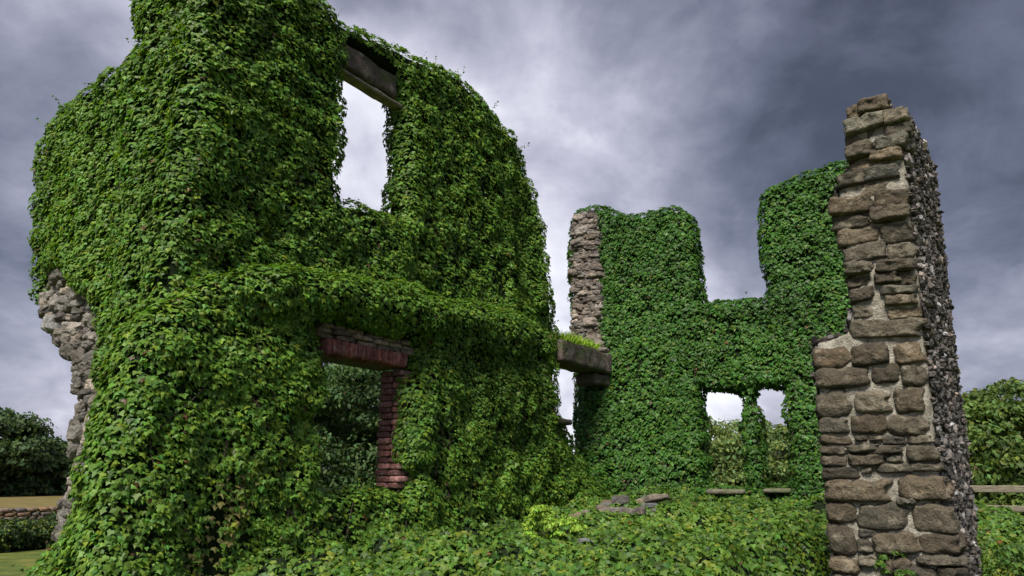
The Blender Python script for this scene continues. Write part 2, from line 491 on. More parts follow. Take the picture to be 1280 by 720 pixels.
def near_sdf(g, grow, core=False):
    up = plate(g, 'w', UP_POLY, -7.4, -6.9, .2, grow, [UP_HOLE_CORE if core else UP_HOLE, LOW_HOLE_BACK])
    lo = plate(g, 'w', LOW_POLY, -7.15, -6.5, .25, grow, [LOW_HOLE_CORE if core else LOW_HOLE])
    f = smin(up, lo, .10)
    tower = plate(g, 'u', [(-7.9, -.5), (-7.95, 1.6), (-8.0,3.6), (-8.45, 6), (-8.62, 8.25), (-6.95, 8.25), (-6.95, -.5)], 4.0, 4.8, .14, grow)
    f = smin(f, tower, .08)
    if core:
        side = plate(g, 'u', SIDE_RUB[:2]+[(-8.2, 7.2), (-9.9, 7.1), (-11.6, 6.9), (-11.4, 5.4)]+SIDE_RUB[3:], 4.62, 5.2, .1, grow)
    else:
        side = plate(g, 'u', SIDE_IVY, 4.52, 5.25, .18, grow)
    f = smin(f, side, .04)
    # lower left: the bay turns the corner and its foot swells out
    bay = plate(g, 'u', [(-7.35, -.5), (-7.2, 2.0), (-7.1, 3.0), (-6.6, 3.3), (-6.55, -.5)], 3.66, 4.4, .3, grow)
    f = smin(f, bay, .25)
    if not core:
        f = smin(f, ball_sd(g, (4.25, -8.0, .10), (.62, .85, 1.2)), .3)
        f = smin(f, ball_sd(g, (3.78, -7.2, .0), (.42, .6, 1.05)), .3)
        f = smin(f, ball_sd(g, (12.4, -7.0, .3), (1.6, .75, 1.4)), .4)
        f = smax(f, -box_sd(g, (7.34, -7.0, 2.38), (.20, .26, .84), .05), .03)
    return f

def near_bumps(p):
    b = .070*fbm(p*np.array([1.6, 1.6, .45]), 3, 2)+.065*fbm(p*np.array([3.0, 3.0, 4.2]), 7, 2)+.03*vnoise(p*8, 9)
    b -= .10*sstep(.32, .55, fbm(p*np.array([1.5, 1.5, 1.3])+4, 15, 2))
    # hanging curtains at the ruined right-hand side, horizontal ruffles under the ledge
    b += .07*vnoise(p*np.array([3.2, 1, .25]), 12)*sstep(9, 10.3, p[:, 0])*sstep(4.2, 5, p[:, 2])
    led = np.exp(-((p[:, 2]-(3.72+.06*(p[:, 0]-4)))/.24)**2)*sstep(-6.9, -6.5, p[:, 1])*sstep(4.0, 5.2, p[:, 0])*(1-sstep(8.5, 10.5, p[:, 0]))
    und = np.exp(-((p[:, 2]-(3.22+.05*(p[:, 0]-4)))/.2)**2)*sstep(-6.9, -6.5, p[:, 1])*sstep(4.0, 5.2, p[:, 0])
    b += .17*led-.10*und
    return b

def view_keep(p0=(0, 0, EYE)):
    def f(c, N):
        v = unit(np.array(p0)-c)
        return np.where((N*v).sum(1) > -.25, 1.0, .12)
    return f

def build_ivy(root, g, f, dens, size, tint_args, frame=ALPHA, thin=None, sprigs=0, layer=.05, rng=RNG, grow_mat=True, up=.5, tintfn=None, gap=(.90, 1.05), stems=0):
    V, Q = surface_nets(g, f)
    Wv = to_world(V, frame)
    Nv = smooth_normals(Wv, Q)
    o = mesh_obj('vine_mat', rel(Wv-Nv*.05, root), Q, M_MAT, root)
    P, N = scatter(Wv, Q, dens, rng, view_keep())
    clump = fbm(P*4.5, 31, 2)
    big = fbm(P*1.1, 33, 2)
    kp = rng.random(len(P)) < np.clip(gap[0]+gap[1]*clump+.3*big, .06, 1)
    if thin is not None: kp &= rng.random(len(P)) < thin(P)
    P = P[kp]; N = N[kp]; clump = clump[kp]
    off = rng.uniform(-.01, layer, len(P))+.08*np.clip(clump, -.35, 1)
    P = P+N*off[:, None]
    S = size*rng.uniform(.5, 1.35, len(P))*(1+.22*fbm(P*1.3, 37, 2))
    Vl, Fl, per = leaves(P, N, S, up=up, jit=.30, rng=rng)
    T = leaf_tints(P, per, rng=rng, **tint_args)
    if tintfn is not None: T = tintfn(P, T, per, rng)
    parts = [(Vl, Fl, T)]
    if stems:
        from mathutils import kdtree
        kd = kdtree.KDTree(len(Wv))
        for i, q in enumerate(Wv): kd.insert(q, i)
        kd.balance()
        low = np.nonzero((Wv[:, 2] < 2.6) & (view_keep()(Wv, Nv) > .5))[0]
        SV = []; SF = []; vo = 0
        for _ in range(stems):
            i = int(rng.choice(low)); p = Wv[i].copy(); path = []; lean = rng.normal(0, .35, 2)
            for k in range(int(rng.uniform(14, 60))):
                co_, i, _d = kd.find(p); n_ = Nv[i]
                if _d > .25: break
                path.append(Wv[i]+n_*.012)
                lean = lean*.9+rng.normal(0, .22, 2)
                st = np.array([lean[0], lean[1], 1.0]); st -= n_*(st@n_)
                p = Wv[i]+unit(st)*.12
            if len(path) > 5:
                pth = np.array(path); pth[1:-1] = (pth[:-2]+2*pth[1:-1]+pth[2:])/4
                r0 = rng.uniform(.006, .020); v_, f_ = tube(pth, np.linspace(r0, .003, len(pth)), 5)
                SV.append(v_); SF.append(f_+vo); vo += len(v_)
        mesh_obj('stems', rel(np.concatenate(SV), root), np.concatenate(SF), M_BARK, root)
    # a few loose sprigs breaking the outline
    if sprigs:
        c, Nq, ar = quad_geo(Wv, Q)
        cand = np.nonzero((Nq[:, 2] > .25))[0]
        pick = rng.choice(cand, sprigs)
        for i in pick:
            L = rng.uniform(.06, .36); n = int(3+L*18)
            d = unit(Nq[i]*.6+np.array([0, 0, .9])+rng.normal(0, .45, 3))
            s = np.linspace(0, 1, n)[:, None]
            pp = c[i]+d*s*L+rng.normal(0, .012, (n, 3))+np.array([0, 0, -.25])*(s**2)*L
            Vl, Fl, per = leaves(pp, unit(rng.normal(0, 1, (n, 3))+d), size*.62*rng.uniform(.6, 1.1, n), up=.2, jit=.6, rng=rng)
            parts.append((Vl, Fl, leaf_tints(pp, per, rng=rng, **tint_args)))
    vo = 0; VV = []; FF = []; TT = []
    for v, fa, t in parts:
        VV.append(v); FF.append(fa+vo); TT.append(t); vo += len(v)
    o2 = mesh_obj('foliage', rel(np.concatenate(VV), root), np.concatenate(FF), M_IVY, root, smooth=False, attr=np.concatenate(TT))
    return len(P)

base_near = tuple(to_world([6.5, -7.2, .6]))
ruin = thing('ruined_building', 'tall roofless stone ruin on the left with a brick headed lower window', 'ruin', base_near)
gc = Grid((2.4, -13.0, -.4), (13.6, -5.7, 8.8), .11)
V, Q = surface_nets(gc, displace(gc, near_sdf(gc, -.22, True), lambda p: .04*fbm(p*4, 50, 2)))
mesh_obj('wall', rel(to_world(V), ruin), Q, M_CORE, ruin)

ivy1 = thing('ivy', 'thick green ivy cloaking the tall left ruin from its base to its broken top', 'ivy', base_near)
g1 = Grid((2.3, -13.2, -.4), (14.0, -5.5, 8.9), .075)
f1 = displace(g1, near_sdf(g1, .02), near_bumps)

def thin_near(P):
    u, w = to_uw(P[:, 0], P[:, 1]); z = P[:, 2]
    t = np.ones(len(P))
    # worn vertical strip low on the front corner where soil and dead stems show
    t *= 1-.75*np.exp(-((u-4.55)/.22)**2)*(1-sstep(1.3, 2.1, z))*(w > -6.8)
    # tops inside the upper window lintel stay bare
    t *= np.where((u > 6.15) & (u < 7.3) & (z > 7.15) & (z < 7.84), 0, 1)
    return t
def dead_strip(P, T, per, rng):
    u, w = to_uw(P[:, 0], P[:, 1]); z = P[:, 2]
    m = (rng.random(len(P)) < .6*np.exp(-((u-4.6-.1*np.sin(z*5))/.18)**2)*(1-sstep(1.5, 1.9, z))) & (w > -6.9)
    m = np.repeat(m, per)
    T = T.copy(); T[m] = T[m]*.3+np.array([.17, .12, .05])*.8
    return T
NEAR_T = dict(base=(.092, .178, .022), var=.5, seed=60, young=(.17, .26, .025), young_amt=.12)
build_ivy(ivy1, g1, f1, 1500, .064, NEAR_T, thin=thin_near, sprigs=380, up=.6, stems=26, tintfn=dead_strip)

# bare rubble of the side wall --------------------------------------------------
def rubble(name, g, f, keepfn, spacing, size, mat, parent, base, var=.28, frame=ALPHA, flat=.75, sub=2, rough=.2, tilt=.25, depth=.5, seed=3, p=4.0, warm=.08):
    rng = np.random.default_rng(seed)
    V, Q = surface_nets(g, f); V = to_world(V, frame)
    Nv = smooth_normals(V, Q)
    P, N = scatter(V, Q, 14/spacing**2, rng, lambda c, n: keepfn(c, n))
    sel = []; cells = {}
    order = rng.permutation(len(P))
    for i in order:
        q = P[i]; key = tuple(np.floor(q/spacing).astype(int)); ok = True
        for dx in (-1, 0, 1):
            for dy in (-1, 0, 1):
                for dz in (-1, 0, 1):
                    for j in cells.get((key[0]+dx, key[1]+dy, key[2]+dz), ()):
                        d = P[j]-q
                        if d[0]**2+d[1]**2+(d[2]/flat)**2 < spacing**2: ok = False; break
                    if not ok: break
                if not ok: break
            if not ok: break
        if ok: cells.setdefault(key, []).append(i); sel.append(i)
    P = P[sel]; N = unit(N[sel]*np.array([1, 1, .35])+1e-6); n = len(P)
    up = np.tile(np.array([0, 0, 1.0]), (n, 1))+rng.normal(0, tilt, (n, 3))
    ax = unit(np.cross(up, N)); az = unit(np.cross(N, ax))
    s = size*np.exp(rng.normal(0, .22, (n, 1)))
    half = s*np.array([1.0, depth*1.6, flat])*rng.uniform(.8, 1.25, (n, 3))
    V2, F2, per = stones(P+N*rng.uniform(-.05, .02, (n, 1)), ax, N, az, half, sub, p, rough, seed, rng=rng)
    return mesh_obj(name, rel(V2, parent), F2, mat, parent, smooth=False, attr=stone_tints(n, per, base, var, rng, warm)), n

gs = Grid((4.2, -12.4, -.4), (5.6, -8.0, 5.8), .07)
fs = plate(gs, 'u', SIDE_RUB, 4.70, 5.2, .10)
fs = displace(gs, fs, lambda p: .08*fbm(p*2.2, 70, 2))
V, Q = surface_nets(gs, fs)
mesh_obj('mortar', rel(to_world(V), ruin), Q, M_MORTD, ruin)
rubble('bare_masonry', gs, fs, lambda c, n: (c[:, 2] > 1.0)*(c[:, 2] < 5.0)*1.0*((n*unit(np.array([0, 0, EYE])-c)).sum(1) > -.3),
       .135, .095, M_FLINT, ruin, (.185, .165, .14), seed=21, warm=.04, rough=.36, sub=3, flat=.65, var=.4)

# upper window lintel: a worn stone beam with a pale lower edge ------------------
def beam(name, lo, hi, mat, parent, h=.05, amp=.03, frame=ALPHA, r=.04, freq=4, seed=0, shear=0.0):
    lo = np.array(lo); hi = np.array(hi)
    g = Grid(lo-.15, hi+.15, h)
    f = box_sd(g, (lo+hi)/2, (hi-lo)/2, r)
    f = displace(g, f, lambda p: amp*fbm(p*freq, 80+seed, 3))
    V, Q = surface_nets(g, f); V = V.copy(); V[:, 2] += shear*(V[:, 0]-lo[0])
    return mesh_obj(name, rel(to_world(V, frame), parent), Q, mat, parent)
beam('stone_lintel', (6.2, -7.3, 7.36), (7.36, -7.0, 7.74), M_LINT, ruin, .045, .035, seed=1)
beam('timber_lintel', (6.1, -7.24, 7.27), (7.60, -7.02, 7.34), M_WOOD, ruin, .03, .008, seed=2)

# brick soldier course over the lower window ------------------------------------
def brick_rows(name, cells, parent, half, base, frame=ALPHA, seed=4, rough=.05, mat=None, var=.25, sub=3):
    rng = np.random.default_rng(seed); n = len(cells)
    C = to_world(np.array(cells), frame)
    ax = np.tile(to_world([1., 0, 0], frame), (n, 1)); ay = np.tile(to_world([0, 1., 0], frame), (n, 1)); az = np.tile([0, 0, 1.], (n, 1))
    ax = unit(ax+rng.normal(0, .02, (n, 3)))
    H = np.array(half)[None]*rng.uniform(.93, 1.05, (n, 3)) if np.ndim(half) == 1 else np.array(half)
    V, F, per = stones(C, ax, ay, az, H, sub, 9, rough, seed, rng=rng)
    return mesh_obj(name, rel(V, parent), F, mat or M_BRICK, parent, attr=stone_tints(n, per, base, var, rng, .05))
cells = [(6.02+.0725*i, -6.78+.012*(i % 2), 3.245+.004*((i*7) % 5)-.0*i) for i in range(20)]
brick_rows('brick_lintel', cells, ruin, (.033, .11, .098), (.31, .12, .098), seed=14, rough=.10)
beam('lintel_bed', (5.9, -7.3, 3.16), (7.5, -6.86, 3.46), M_MORTD, ruin, .04, .01, seed=5)
rngv = np.random.default_rng(9)
cells = []; hv = []
for r in range(3):
    x = 5.78+.05*r
    while x < 7.45:
        L = rngv.uniform(.08, .19); cells.append((x+L, -6.82+rngv.uniform(-.02, .03), 3.375+.066*r+rngv.uniform(-.008, .008))); hv.append((L*.93, .12, .031)); x += 2*L+.02
brick_rows('thin_stone_course', cells, ruin, hv, (.30, .23, .17), mat=M_STONE, seed=6, rough=.12)
# brick jamb of the lower window (right-hand reveal, inner half)
cells = []; hv = []
for i in range(19):
    z = 1.55+.083*i+.04
    off = .05*(i % 2)
    cells.append((7.46+rngv.uniform(-.02, .015), -7.0+off*.6, z)); hv.append((.12+.02*(i % 2), .11, .040))
    cells.append((7.46+rngv.uniform(-.02, .02), -6.78+off*.6, z)); hv.append((.12, .09, .039))
brick_rows('brick_jamb', cells, ruin, hv, (.32, .155, .13), seed=8, rough=.13, var=.4)
beam('window_sill', (5.9, -7.3, 1.38), (7.4, -6.75, 1.48), M_LINT, ruin, .04, .02, seed=6)
beam('step_slab', (11.3, -7.15, 2.66), (12.15, -6.68, 2.78), M_LINT, ruin, .04, .03, seed=7)

# ------------------------------------------------------------------ FAR WALL
far = thing('ruined_wall', 'ivy covered end wall with an open notch above a twin window, pale stone showing at its left corner', 'wall', tuple(to_world([14.4, -4.0, 1.0])))
FAR_POLY = [(-7.70, -.5), (-7.75, 7.3), (-7.5, 7.72), (-7.1, 7.85), (-6.75, 7.65), (-6.3, 7.42), (-5.6, 7.36), (-5.08, 7.34), (-4.90, 7.1), (-4.85, 6.6), (-4.82, 5.3), (-4.7, 5.16),
            (-3.55, 5.08), (-3.40, 5.22), (-3.36, 7.0), (-3.26, 7.3), (-2.9, 7.42), (-1.7, 7.52), (-1.0, 7.5), (-1.0, -.5)]
FAR_HOLE = [(-4.96, 1.48), (-3.22, 1.48), (-3.22, 3.46), (-4.96, 3.48)]
FAR_HOLE_CORE = [(-5.0, 1.4), (-3.15, 1.4), (-3.15, 3.55), (-5.0, 3.55)]
PIER_POLY = [(13.9, -.5), (13.95, 4.3), (13.95, 7.4), (14.1, 7.7), (14.5, 7.7), (14.6, -.5)]

def far_sdf(g, grow, core=False, cut=True):
    wall = plate(g, 'u', FAR_POLY, 14.12, 14.75, .22, grow, [FAR_HOLE_CORE if core else FAR_HOLE])
    pier = plate(g, 'w', PIER_POLY, -7.62, -6.95, .15, grow)
    f = smin(wall, pier, .12)
    if not core:
        f = smin(f, ball_sd(g, (13.75, -7.1, .8), (.6, .5, 1.1)), .3)
    return f
gf = Grid((12.1, -8.1, -.2), (15.3, -.6, 8.1), .10)
V, Q = surface_nets(gf, far_sdf(gf, -.10, True))
mesh_obj('wall', rel(to_world(V), far), Q, M_CORE, far)

# pale rubble on the upper pier
gp = Grid((13.6, -7.9, 3.9), (14.9, -6.6, 8.1), .06)
fp = plate(gp, 'u', [(-7.60, 3.8), (-7.62, 7.3), (-7.45, 7.6), (-7.1, 7.72), (-6.98, 7.5), (-6.95, 3.8)], 13.92, 14.6, .10)
fp = displace(gp, fp, lambda p: .05*fbm(p*2.5, 71, 2))
V, Q = surface_nets(gp, fp); mesh_obj('mortar', rel(to_world(V), far), Q, M_MORTD, far)
def pier_keep(c, n):
    u, w = to_uw(c[:, 0], c[:, 1]); return ((n*unit(np.array([0, 0, EYE])-c)).sum(1) > -.2)*(c[:, 2] > 4.2)*(u < 14.25)*1.0
rubble('bare_masonry', gp, fp, pier_keep, .125, .10, M_FLINT, far, (.21, .175, .145), seed=22, warm=.04, flat=.5, rough=.3, tilt=.15, p=5, sub=3, var=.35)

ivy2 = thing('ivy', 'even sheet of green ivy covering the far end wall around its notch and twin window', 'ivy', tuple(to_world([14.0, -4.0, 1.0])))
g2 = Grid((12.0, -8.2, -.1), (15.4, -.5, 8.2), .07)
f2 = far_sdf(g2, .03)
# the bare face of the pier: cut the ivy back there
bare = box_sd(g2, (13.75, -7.27, 6.1), (.30, .33, 1.9), .08)
f2 = smax(f2, -bare, .06)
def far_bumps(p):
    b = .06*fbm(p*np.array([1.6, 1.2, .8]), 90, 2)+.065*fbm(p*np.array([4, 4, 6.5]), 93, 2)
    b += .10*np.maximum(0, fbm(p*np.array([2, 5, 3]), 95, 2))*np.exp(-((p[:, 2]-3.3)/.15)**2)*sstep(-5, -4.8, p[:, 1])*(1-sstep(-3.3, -3.1, p[:, 1]))
    return b
f2 = displace(g2, f2, far_bumps)
FAR_T = dict(base=(.047, .122, .016), var=.5, seed=61, young=(.12, .20, .03), young_amt=.05)
build_ivy(ivy2, g2, f2, 1150, .072, FAR_T, sprigs=25, layer=.06, gap=(.92, 1.1), stems=10)

# ivy-wrapped mullion of the twin window
mul = thing('mullion', 'slim window post wrapped in ivy, between the two lights of the far twin window', 'window post', tuple(to_world([14.4, -3.95, 1.5])))
gm = Grid((13.7, -4.6, 1.3), (14.9, -3.4, 3.7), .05)
fm = box_sd(gm, (14.4, -3.96, 2.4), (.12, .07, 1.1), .04)
V, Q = surface_nets(gm, fm); mesh_obj('stone_post', rel(to_world(V), mul), Q, M_LINT, mul)
fi = box_sd(gm, (14.4, -3.96, 2.6), (.18, .12, 1.0), .1)
fi = smin(fi, ball_sd(gm, (14.4, -3.96, 3.5), (.26, .26, .15)), .15)
fi = smin(fi, ball_sd(gm, (14.4, -3.97, 2.1), (.21, .19, .75)), .10)
fi = displace(gm, fi, lambda p: .07*fbm(p*3.5, 99, 2))
build_ivy(mul, gm, fi, 1300, .080, FAR_T, layer=.05)
# sills of the twin window
beam('window_sill', (13.98, -4.85, 1.40), (14.6, -4.12, 1.50), M_STONE_ := rock_mat('sill_stone', base=(.20, .175, .13), scale=8, moss=.6), far, .035, .02, seed=11)
beam('window_sill', (13.98, -3.78, 1.43), (14.6, -3.28, 1.52), M_STONE_, far, .035, .02, seed=12)

# doorway lintel between the two ruins
beam('doorway_lintel', (11.85, -7.35, 3.86), (14.05, -6.72, 4.30), M_LINT, far, .045, .03, seed=15)
beam('corbel', (13.4, -7.3, 3.60), (14.12, -6.80, 3.85), M_LINT, far, .045, .04, seed=16)

def tufts(name, P, length, spread, tint, mat, parent=None, seed=0, width=.012):
    """grass blades"""
    rng = np.random.default_rng(seed); n = len(P)
    L = length*rng.uniform(.5, 1.2, (n, 1)); d = unit(np.concatenate([rng.normal(0, spread, (n, 2)), np.ones((n, 1))], 1))
    s = unit(np.cross(d, rng.normal(0, 1, (n, 3))))*width
    b = P; m = P+d*L*.6; dr = d.copy(); dr[:, 2] -= .5; t = m+unit(dr)*L*.4
    V = np.stack([b-s, b+s, m-s*.8, m+s*.8, t], 1).reshape(-1, 3)
    i = np.arange(n)[:, None]*5
    F = np.concatenate([i+np.array([[0, 1, 3]]), i+np.array([[0, 3, 2]]), i+np.array([[2, 3, 4]])])
    T = np.repeat(np.array(tint)[None]*rng.uniform(.6, 1.3, (n, 1)), 5, axis=0)
    v = V if parent is None else rel(V, parent)
    return mesh_obj(name, v, F, mat, parent, smooth=False, attr=T)
rg = np.random.default_rng(5)
P = to_world(np.stack([rg.uniform(12.0, 13.5, 1400), rg.uniform(-7.2, -6.74, 1400), 4.27+0*rg.random(1400)], -1))
o = tufts('grass', P, .25, .5, (.26, .40, .035), M_TREE, seed=6, width=.010)
tag(o, 'bright yellow green grass growing along the top of the doorway lintel', 'grass', kind='stuff')

# ------------------------------------------------------------------ BROKEN CROSS WALL (pillar)
FU = 8.18
def px_uw(px, py, u=FU, a=ALPHA2):
    d = direction(px, py); ru, rw = to_uw(d[0], d[1], a); t = u/ru
    return rw*t, EYE+d[2]*t
pil = thing('broken_wall_end', 'tall broken stone wall end on the right with coursed brown blocks and pale mortar', 'stone wall', tuple(to_world([8.6, -1.2, .5], ALPHA2)))
BL = [  # measured blocks of the broken face: left, right, top, bottom
 (1072,1110,124,141),(1058,1078,132,149),(1104,1134,138,156),(1056,1106,146,163),(1108,1136,156,172),(1056,1094,163,180),(1094,1134,170,186),
 (1058,1090,180,197),(1088,1128,186,200),(1062,1112,197,212),(1046,1082,214,232),(1078,1124,206,224),(1054,1120,226,246),
 (1038,1086,246,268),(1090,1132,236,257),(1040,1088,266,285),(1090,1134,258,276),(1046,1098,284,304),(1100,1138,278,303),
 (1054,1106,303,326),(1110,1140,304,324),(1056,1088,328,343),(1096,1140,325,340),(1058,1086,345,358),(1094,1124,341,354),(1126,1144,341,356),
 (1062,1090,360,376),(1100,1144,357,367),(1106,1146,369,381),(1064,1092,379,397),(1108,1148,383,398),(1066,1152,400,421),
 (1015,1060,434,460),(1064,1114,430,456),(1117,1154,428,454),
 (1018,1084,460,485),(1088,1124,456,479),(1126,1155,455,482),
 (1020,1064,488,521),(1067,1112,488,516),(1117,1156,484,515),
 (1022,1060,523,542),(1062,1108,519,542),(1110,1160,519,544),
 (1022,1063,545,556),(1068,1083,545,551),(1086,1102,545,551),(1102,1131,546,556),(1133,1166,544,555),
 (1024,1055,558,568),(1058,1098,555,565),(1086,1128,558,568),(1024,1056,570,583),(1060,1104,567,582),(1108,1128,568,578),(1132,1169,557,577),
 (1025,1074,584,599),(1076,1090,584,592),(1092,1174,579,591),(1031,1062,600,611),(1031,1112,601,627),(1124,1182,595,626),
 (1031,1067,629,653),(1071,1136,629,663),(1138,1192,630,666),(1120,1145,621,632),
 (1034,1069,655,694),(1072,1093,660,672),(1070,1090,675,691),(1093,1143,667,693),(1146,1200,668,693),
 (1072,1098,694,709),(1144,1204,695,707),(1036,1070,697,716),(1100,1140,696,720),(1130,1168,708,724),(1170,1208,709,726),
 (1036,1075,718,750),(1077,1130,724,752),(1133,1175,727,755),(1178,1212,729,758)]
rb = np.random.default_rng(31)
C = []; H = []; 
for (x0, x1, y0, y1) in BL:
    w0, z0 = px_uw(x0, (y0+y1)/2); w1, z1 = px_uw(x1, (y0+y1)/2); _, zt = px_uw((x0+x1)/2, y0); _, zb = px_uw((x0+x1)/2, y1)
    dep = rb.uniform(.16, .24)
    C.append(((FU+dep-.035+rb.uniform(-.03, .04)*(1 if y0 > 400 else 2.0)), (w0+w1)/2, (zt+zb)/2)); H.append((dep, abs(w1-w0)/2*1.0, abs(zt-zb)/2*1.04))
C = np.array(C); H = np.array(H); n = len(C)
lowz = C[:, 2:3] < 3.1
LOWF = np.where(lowz, np.array([[1, 1.04, 1.03]]), np.array([[1, 1.08, .98]])); PP = np.where(lowz, 5.0, 9.0)
ax = np.tile(to_world([1., 0, 0], ALPHA2), (n, 1)); ay = np.tile(to_world([0, 1., 0], ALPHA2), (n, 1)); az = np.tile([0, 0, 1.], (n, 1))
r_ = rb.normal(0, .05, (n, 1)); ay2 = unit(ay+az*r_); az2 = unit(az-ay*r_)
V, F, per = stones(to_world(C, ALPHA2), ax, ay2, az2, H*LOWF, 4, PP, .27, 33, freq=4.2, rng=rb)
mesh_obj('face_blocks', rel(V, pil), F, M_STONE, pil, attr=stone_tints(n, per, (.108, .088, .060), .28, rb, .06))

# core with pale mortar
def shear_w(u, z): return -.04*(4.8-np.clip(z, 0, 6))+.03*(u-8.2)
PIL_POLY = [(-1.90, -.6), (-1.88, 3.12), (-1.52, 3.2), (-1.42, 3.6), (-1.46, 4.5), (-1.44, 4.9), (-1.24, 5.15), (-1.24, 5.52), (-1.0, 5.62), (-.72, 5.6), (-.70, 4), (-.70, -.6)]
PIL_POLY_B = [(-1.86, -.6), (-1.80, 3.0), (-1.48, 3.15), (-1.38, 3.6), (-1.40, 4.8), (-1.18, 5.2), (-1.16, 5.75), (-.70, 5.75), (-.70, -.6)]
gq = Grid((8.0, -2.2, -.4), (11.0, -.3, 6.2), .045)
def pil_sdf(g, inset):
    f = plate(g, 'u', PIL_POLY, FU-.018+inset, 8.75, .05, -inset)
    f = smin(f, plate(g, 'u', PIL_POLY_B, 8.6, 10.55, .05, -inset), .05)
    return f
fq = pil_sdf(gq, .03)
fq = displace(gq, fq, lambda p: .022*fbm(p*7, 110, 3)+.02*fbm(p*2, 113, 2))
V, Q = surface_nets(gq, fq); V = V.copy(); V[:, 1] += shear_w(V[:, 0], V[:, 2])*sstep(-1.6, -.8, V[:, 1])
mesh_obj('mortar', rel(to_world(V, ALPHA2), pil), Q, M_MORT, pil)
# flinty rubble on the outer (right-hand) side, top and back
gq2 = Grid((8.0, -2.2, -.4), (11.0, -.3, 6.2), .08)
V, Q = surface_nets(gq2, pil_sdf(gq2, 0)); V = V.copy(); V[:, 1] += shear_w(V[:, 0], V[:, 2])*sstep(-1.6, -.8, V[:, 1])
rr = np.random.default_rng(44)
Wd = to_world(V, ALPHA2)
def pk(c, n):
    u, w = to_uw(c[:, 0], c[:, 1], ALPHA2); nu, nw = to_uw(n[:, 0], n[:, 1], ALPHA2)
    return ((nw > .35) | (n[:, 2] > .5) | (nu > .5) | (nw < -.6))*(c[:, 2] > .2)*(u > 8.28)*1.0
P, N = scatter(Wd, Q, 1300, rr, pk)
sel = []; cells_ = {}; sp = .056
for i in range(len(P)):
    q = P[i]; key = tuple(np.floor(q/sp).astype(int)); ok = True
    for dx in (-1, 0, 1):
        for dy in (-1, 0, 1):
            for dz in (-1, 0, 1):
                for j in cells_.get((key[0]+dx, key[1]+dy, key[2]+dz), ()):
                    d = P[j]-q
                    if d@d < sp*sp: ok = False
    if ok: cells_.setdefault(key, []).append(i); sel.append(i)
P = P[sel]; N = N[sel]; n = len(P)
ax = unit(np.cross(rr.normal(0, .5, (n, 3))+np.array([0, 0, 1.]), N)); az = np.cross(N, ax)
H = np.array([.040, .024, .024])*np.exp(rr.normal(0, .32, (n, 3)))
V, F, per = stones(P+N*rr.uniform(-.022, .008, (n, 1)), ax, N, az, H, 2, 7, .6, 45, freq=3.5, rng=rr)
mesh_obj('side_rubble', rel(V, pil), F, M_FLINT, pil, smooth=False, attr=stone_tints(n, per, (.085, .074, .068), .8, rr, .05))
# sandstone cap stones running back along the broken top
C = []; H = []
for i in range(26):
    u = 8.5+rr.uniform(0, 2.0); C.append((u, rr.uniform(-1.2, -.8), 5.60+.05*(u-8.5)+rr.uniform(-.05, .07))); H.append((rr.uniform(.08, .16), rr.uniform(.08, .18), rr.uniform(.035, .06)))
C = np.array(C); H = np.array(H); n = len(C)
ax = np.tile(to_world([1., 0, 0], ALPHA2), (n, 1)); ay = np.tile(to_world([0, 1., 0], ALPHA2), (n, 1)); az = np.tile([0, 0, 1.], (n, 1))
V, F, per = stones(to_world(C, ALPHA2), ax, ay, az, H, 3, 3.2, .15, 47, rng=rr)
mesh_obj('cap_stones', rel(V, pil), F, M_STONE, pil, attr=stone_tints(n, per, (.19, .155, .11), .25, rr, .06))

# ------------------------------------------------------------------ GROUND IVY
rg = np.random.default_rng(77)
n = 190000
u = 3.4+(14.3-3.4)*rg.random(n)**.95; w = rg.uniform(-9.5, .2, n)
P = to_world(np.stack([u, w, 0*u], -1))
d = np.hypot(P[:, 0], P[:, 1])
vis = (P[:, 1] > 3.5) & (np.abs(P[:, 0]/P[:, 1]) < .85)
side = (w < -8.6) & (u < 5)
inside_near = (w < -7.2) & (u > 5)
wpil = to_uw(P[:, 0], P[:, 1], ALPHA2)
vis &= ~inside_near
vis &= ~((w < -5.5) & (u < -.455*w))
dens = fbm(P*1.9, 140, 3)
edge = np.where(w < -7.2, 1-sstep(.0, .5, np.hypot(u-3.9, (w+7.7)*.9)-.35), 1.0)*sstep(3.2, 4.2, u+.5*dens)
vis &= rg.random(n) < np.clip((.62+1.1*dens)*edge, .0, 1)
P = P[vis]
eps = .05
def mound(x, y):
    p = np.stack([x, y, 0*x], -1)
    u, w = to_uw(x, y)
    m = sstep(0, .5, rise(u, w))
    return ground_z(x, y)+m*(.30*np.maximum(0, fbm(p*1.5, 141, 2)+.2)+.09*fbm(p*4.5, 143, 2)+.04)
z0 = mound(P[:, 0], P[:, 1])
nx = -(mound(P[:, 0]+eps, P[:, 1])-z0)/eps; ny = -(mound(P[:, 0], P[:, 1]+eps)-z0)/eps
N = unit(np.stack([nx, ny, np.ones_like(nx)], -1)*np.array([1.0, 1.0, .8])+np.array([0, -.35, 0]))
P[:, 2] = z0+rg.uniform(.0, .09, len(P))
S = .074*rg.uniform(.5, 1.2, len(P))
Vl, Fl, per = leaves(P, N, S, up=.2, jit=.5, rng=rg)
T = leaf_tints(P, per, base=(.070, .140, .018), var=.55, rng=rg, seed=64, young=(.17, .24, .03), young_amt=.16)
o = mesh_obj('ground_ivy', Vl, Fl, M_IVY, smooth=False, attr=T)
tag(o, 'green ivy carpet covering the uneven ground inside the ruin', 'ivy', kind='stuff')
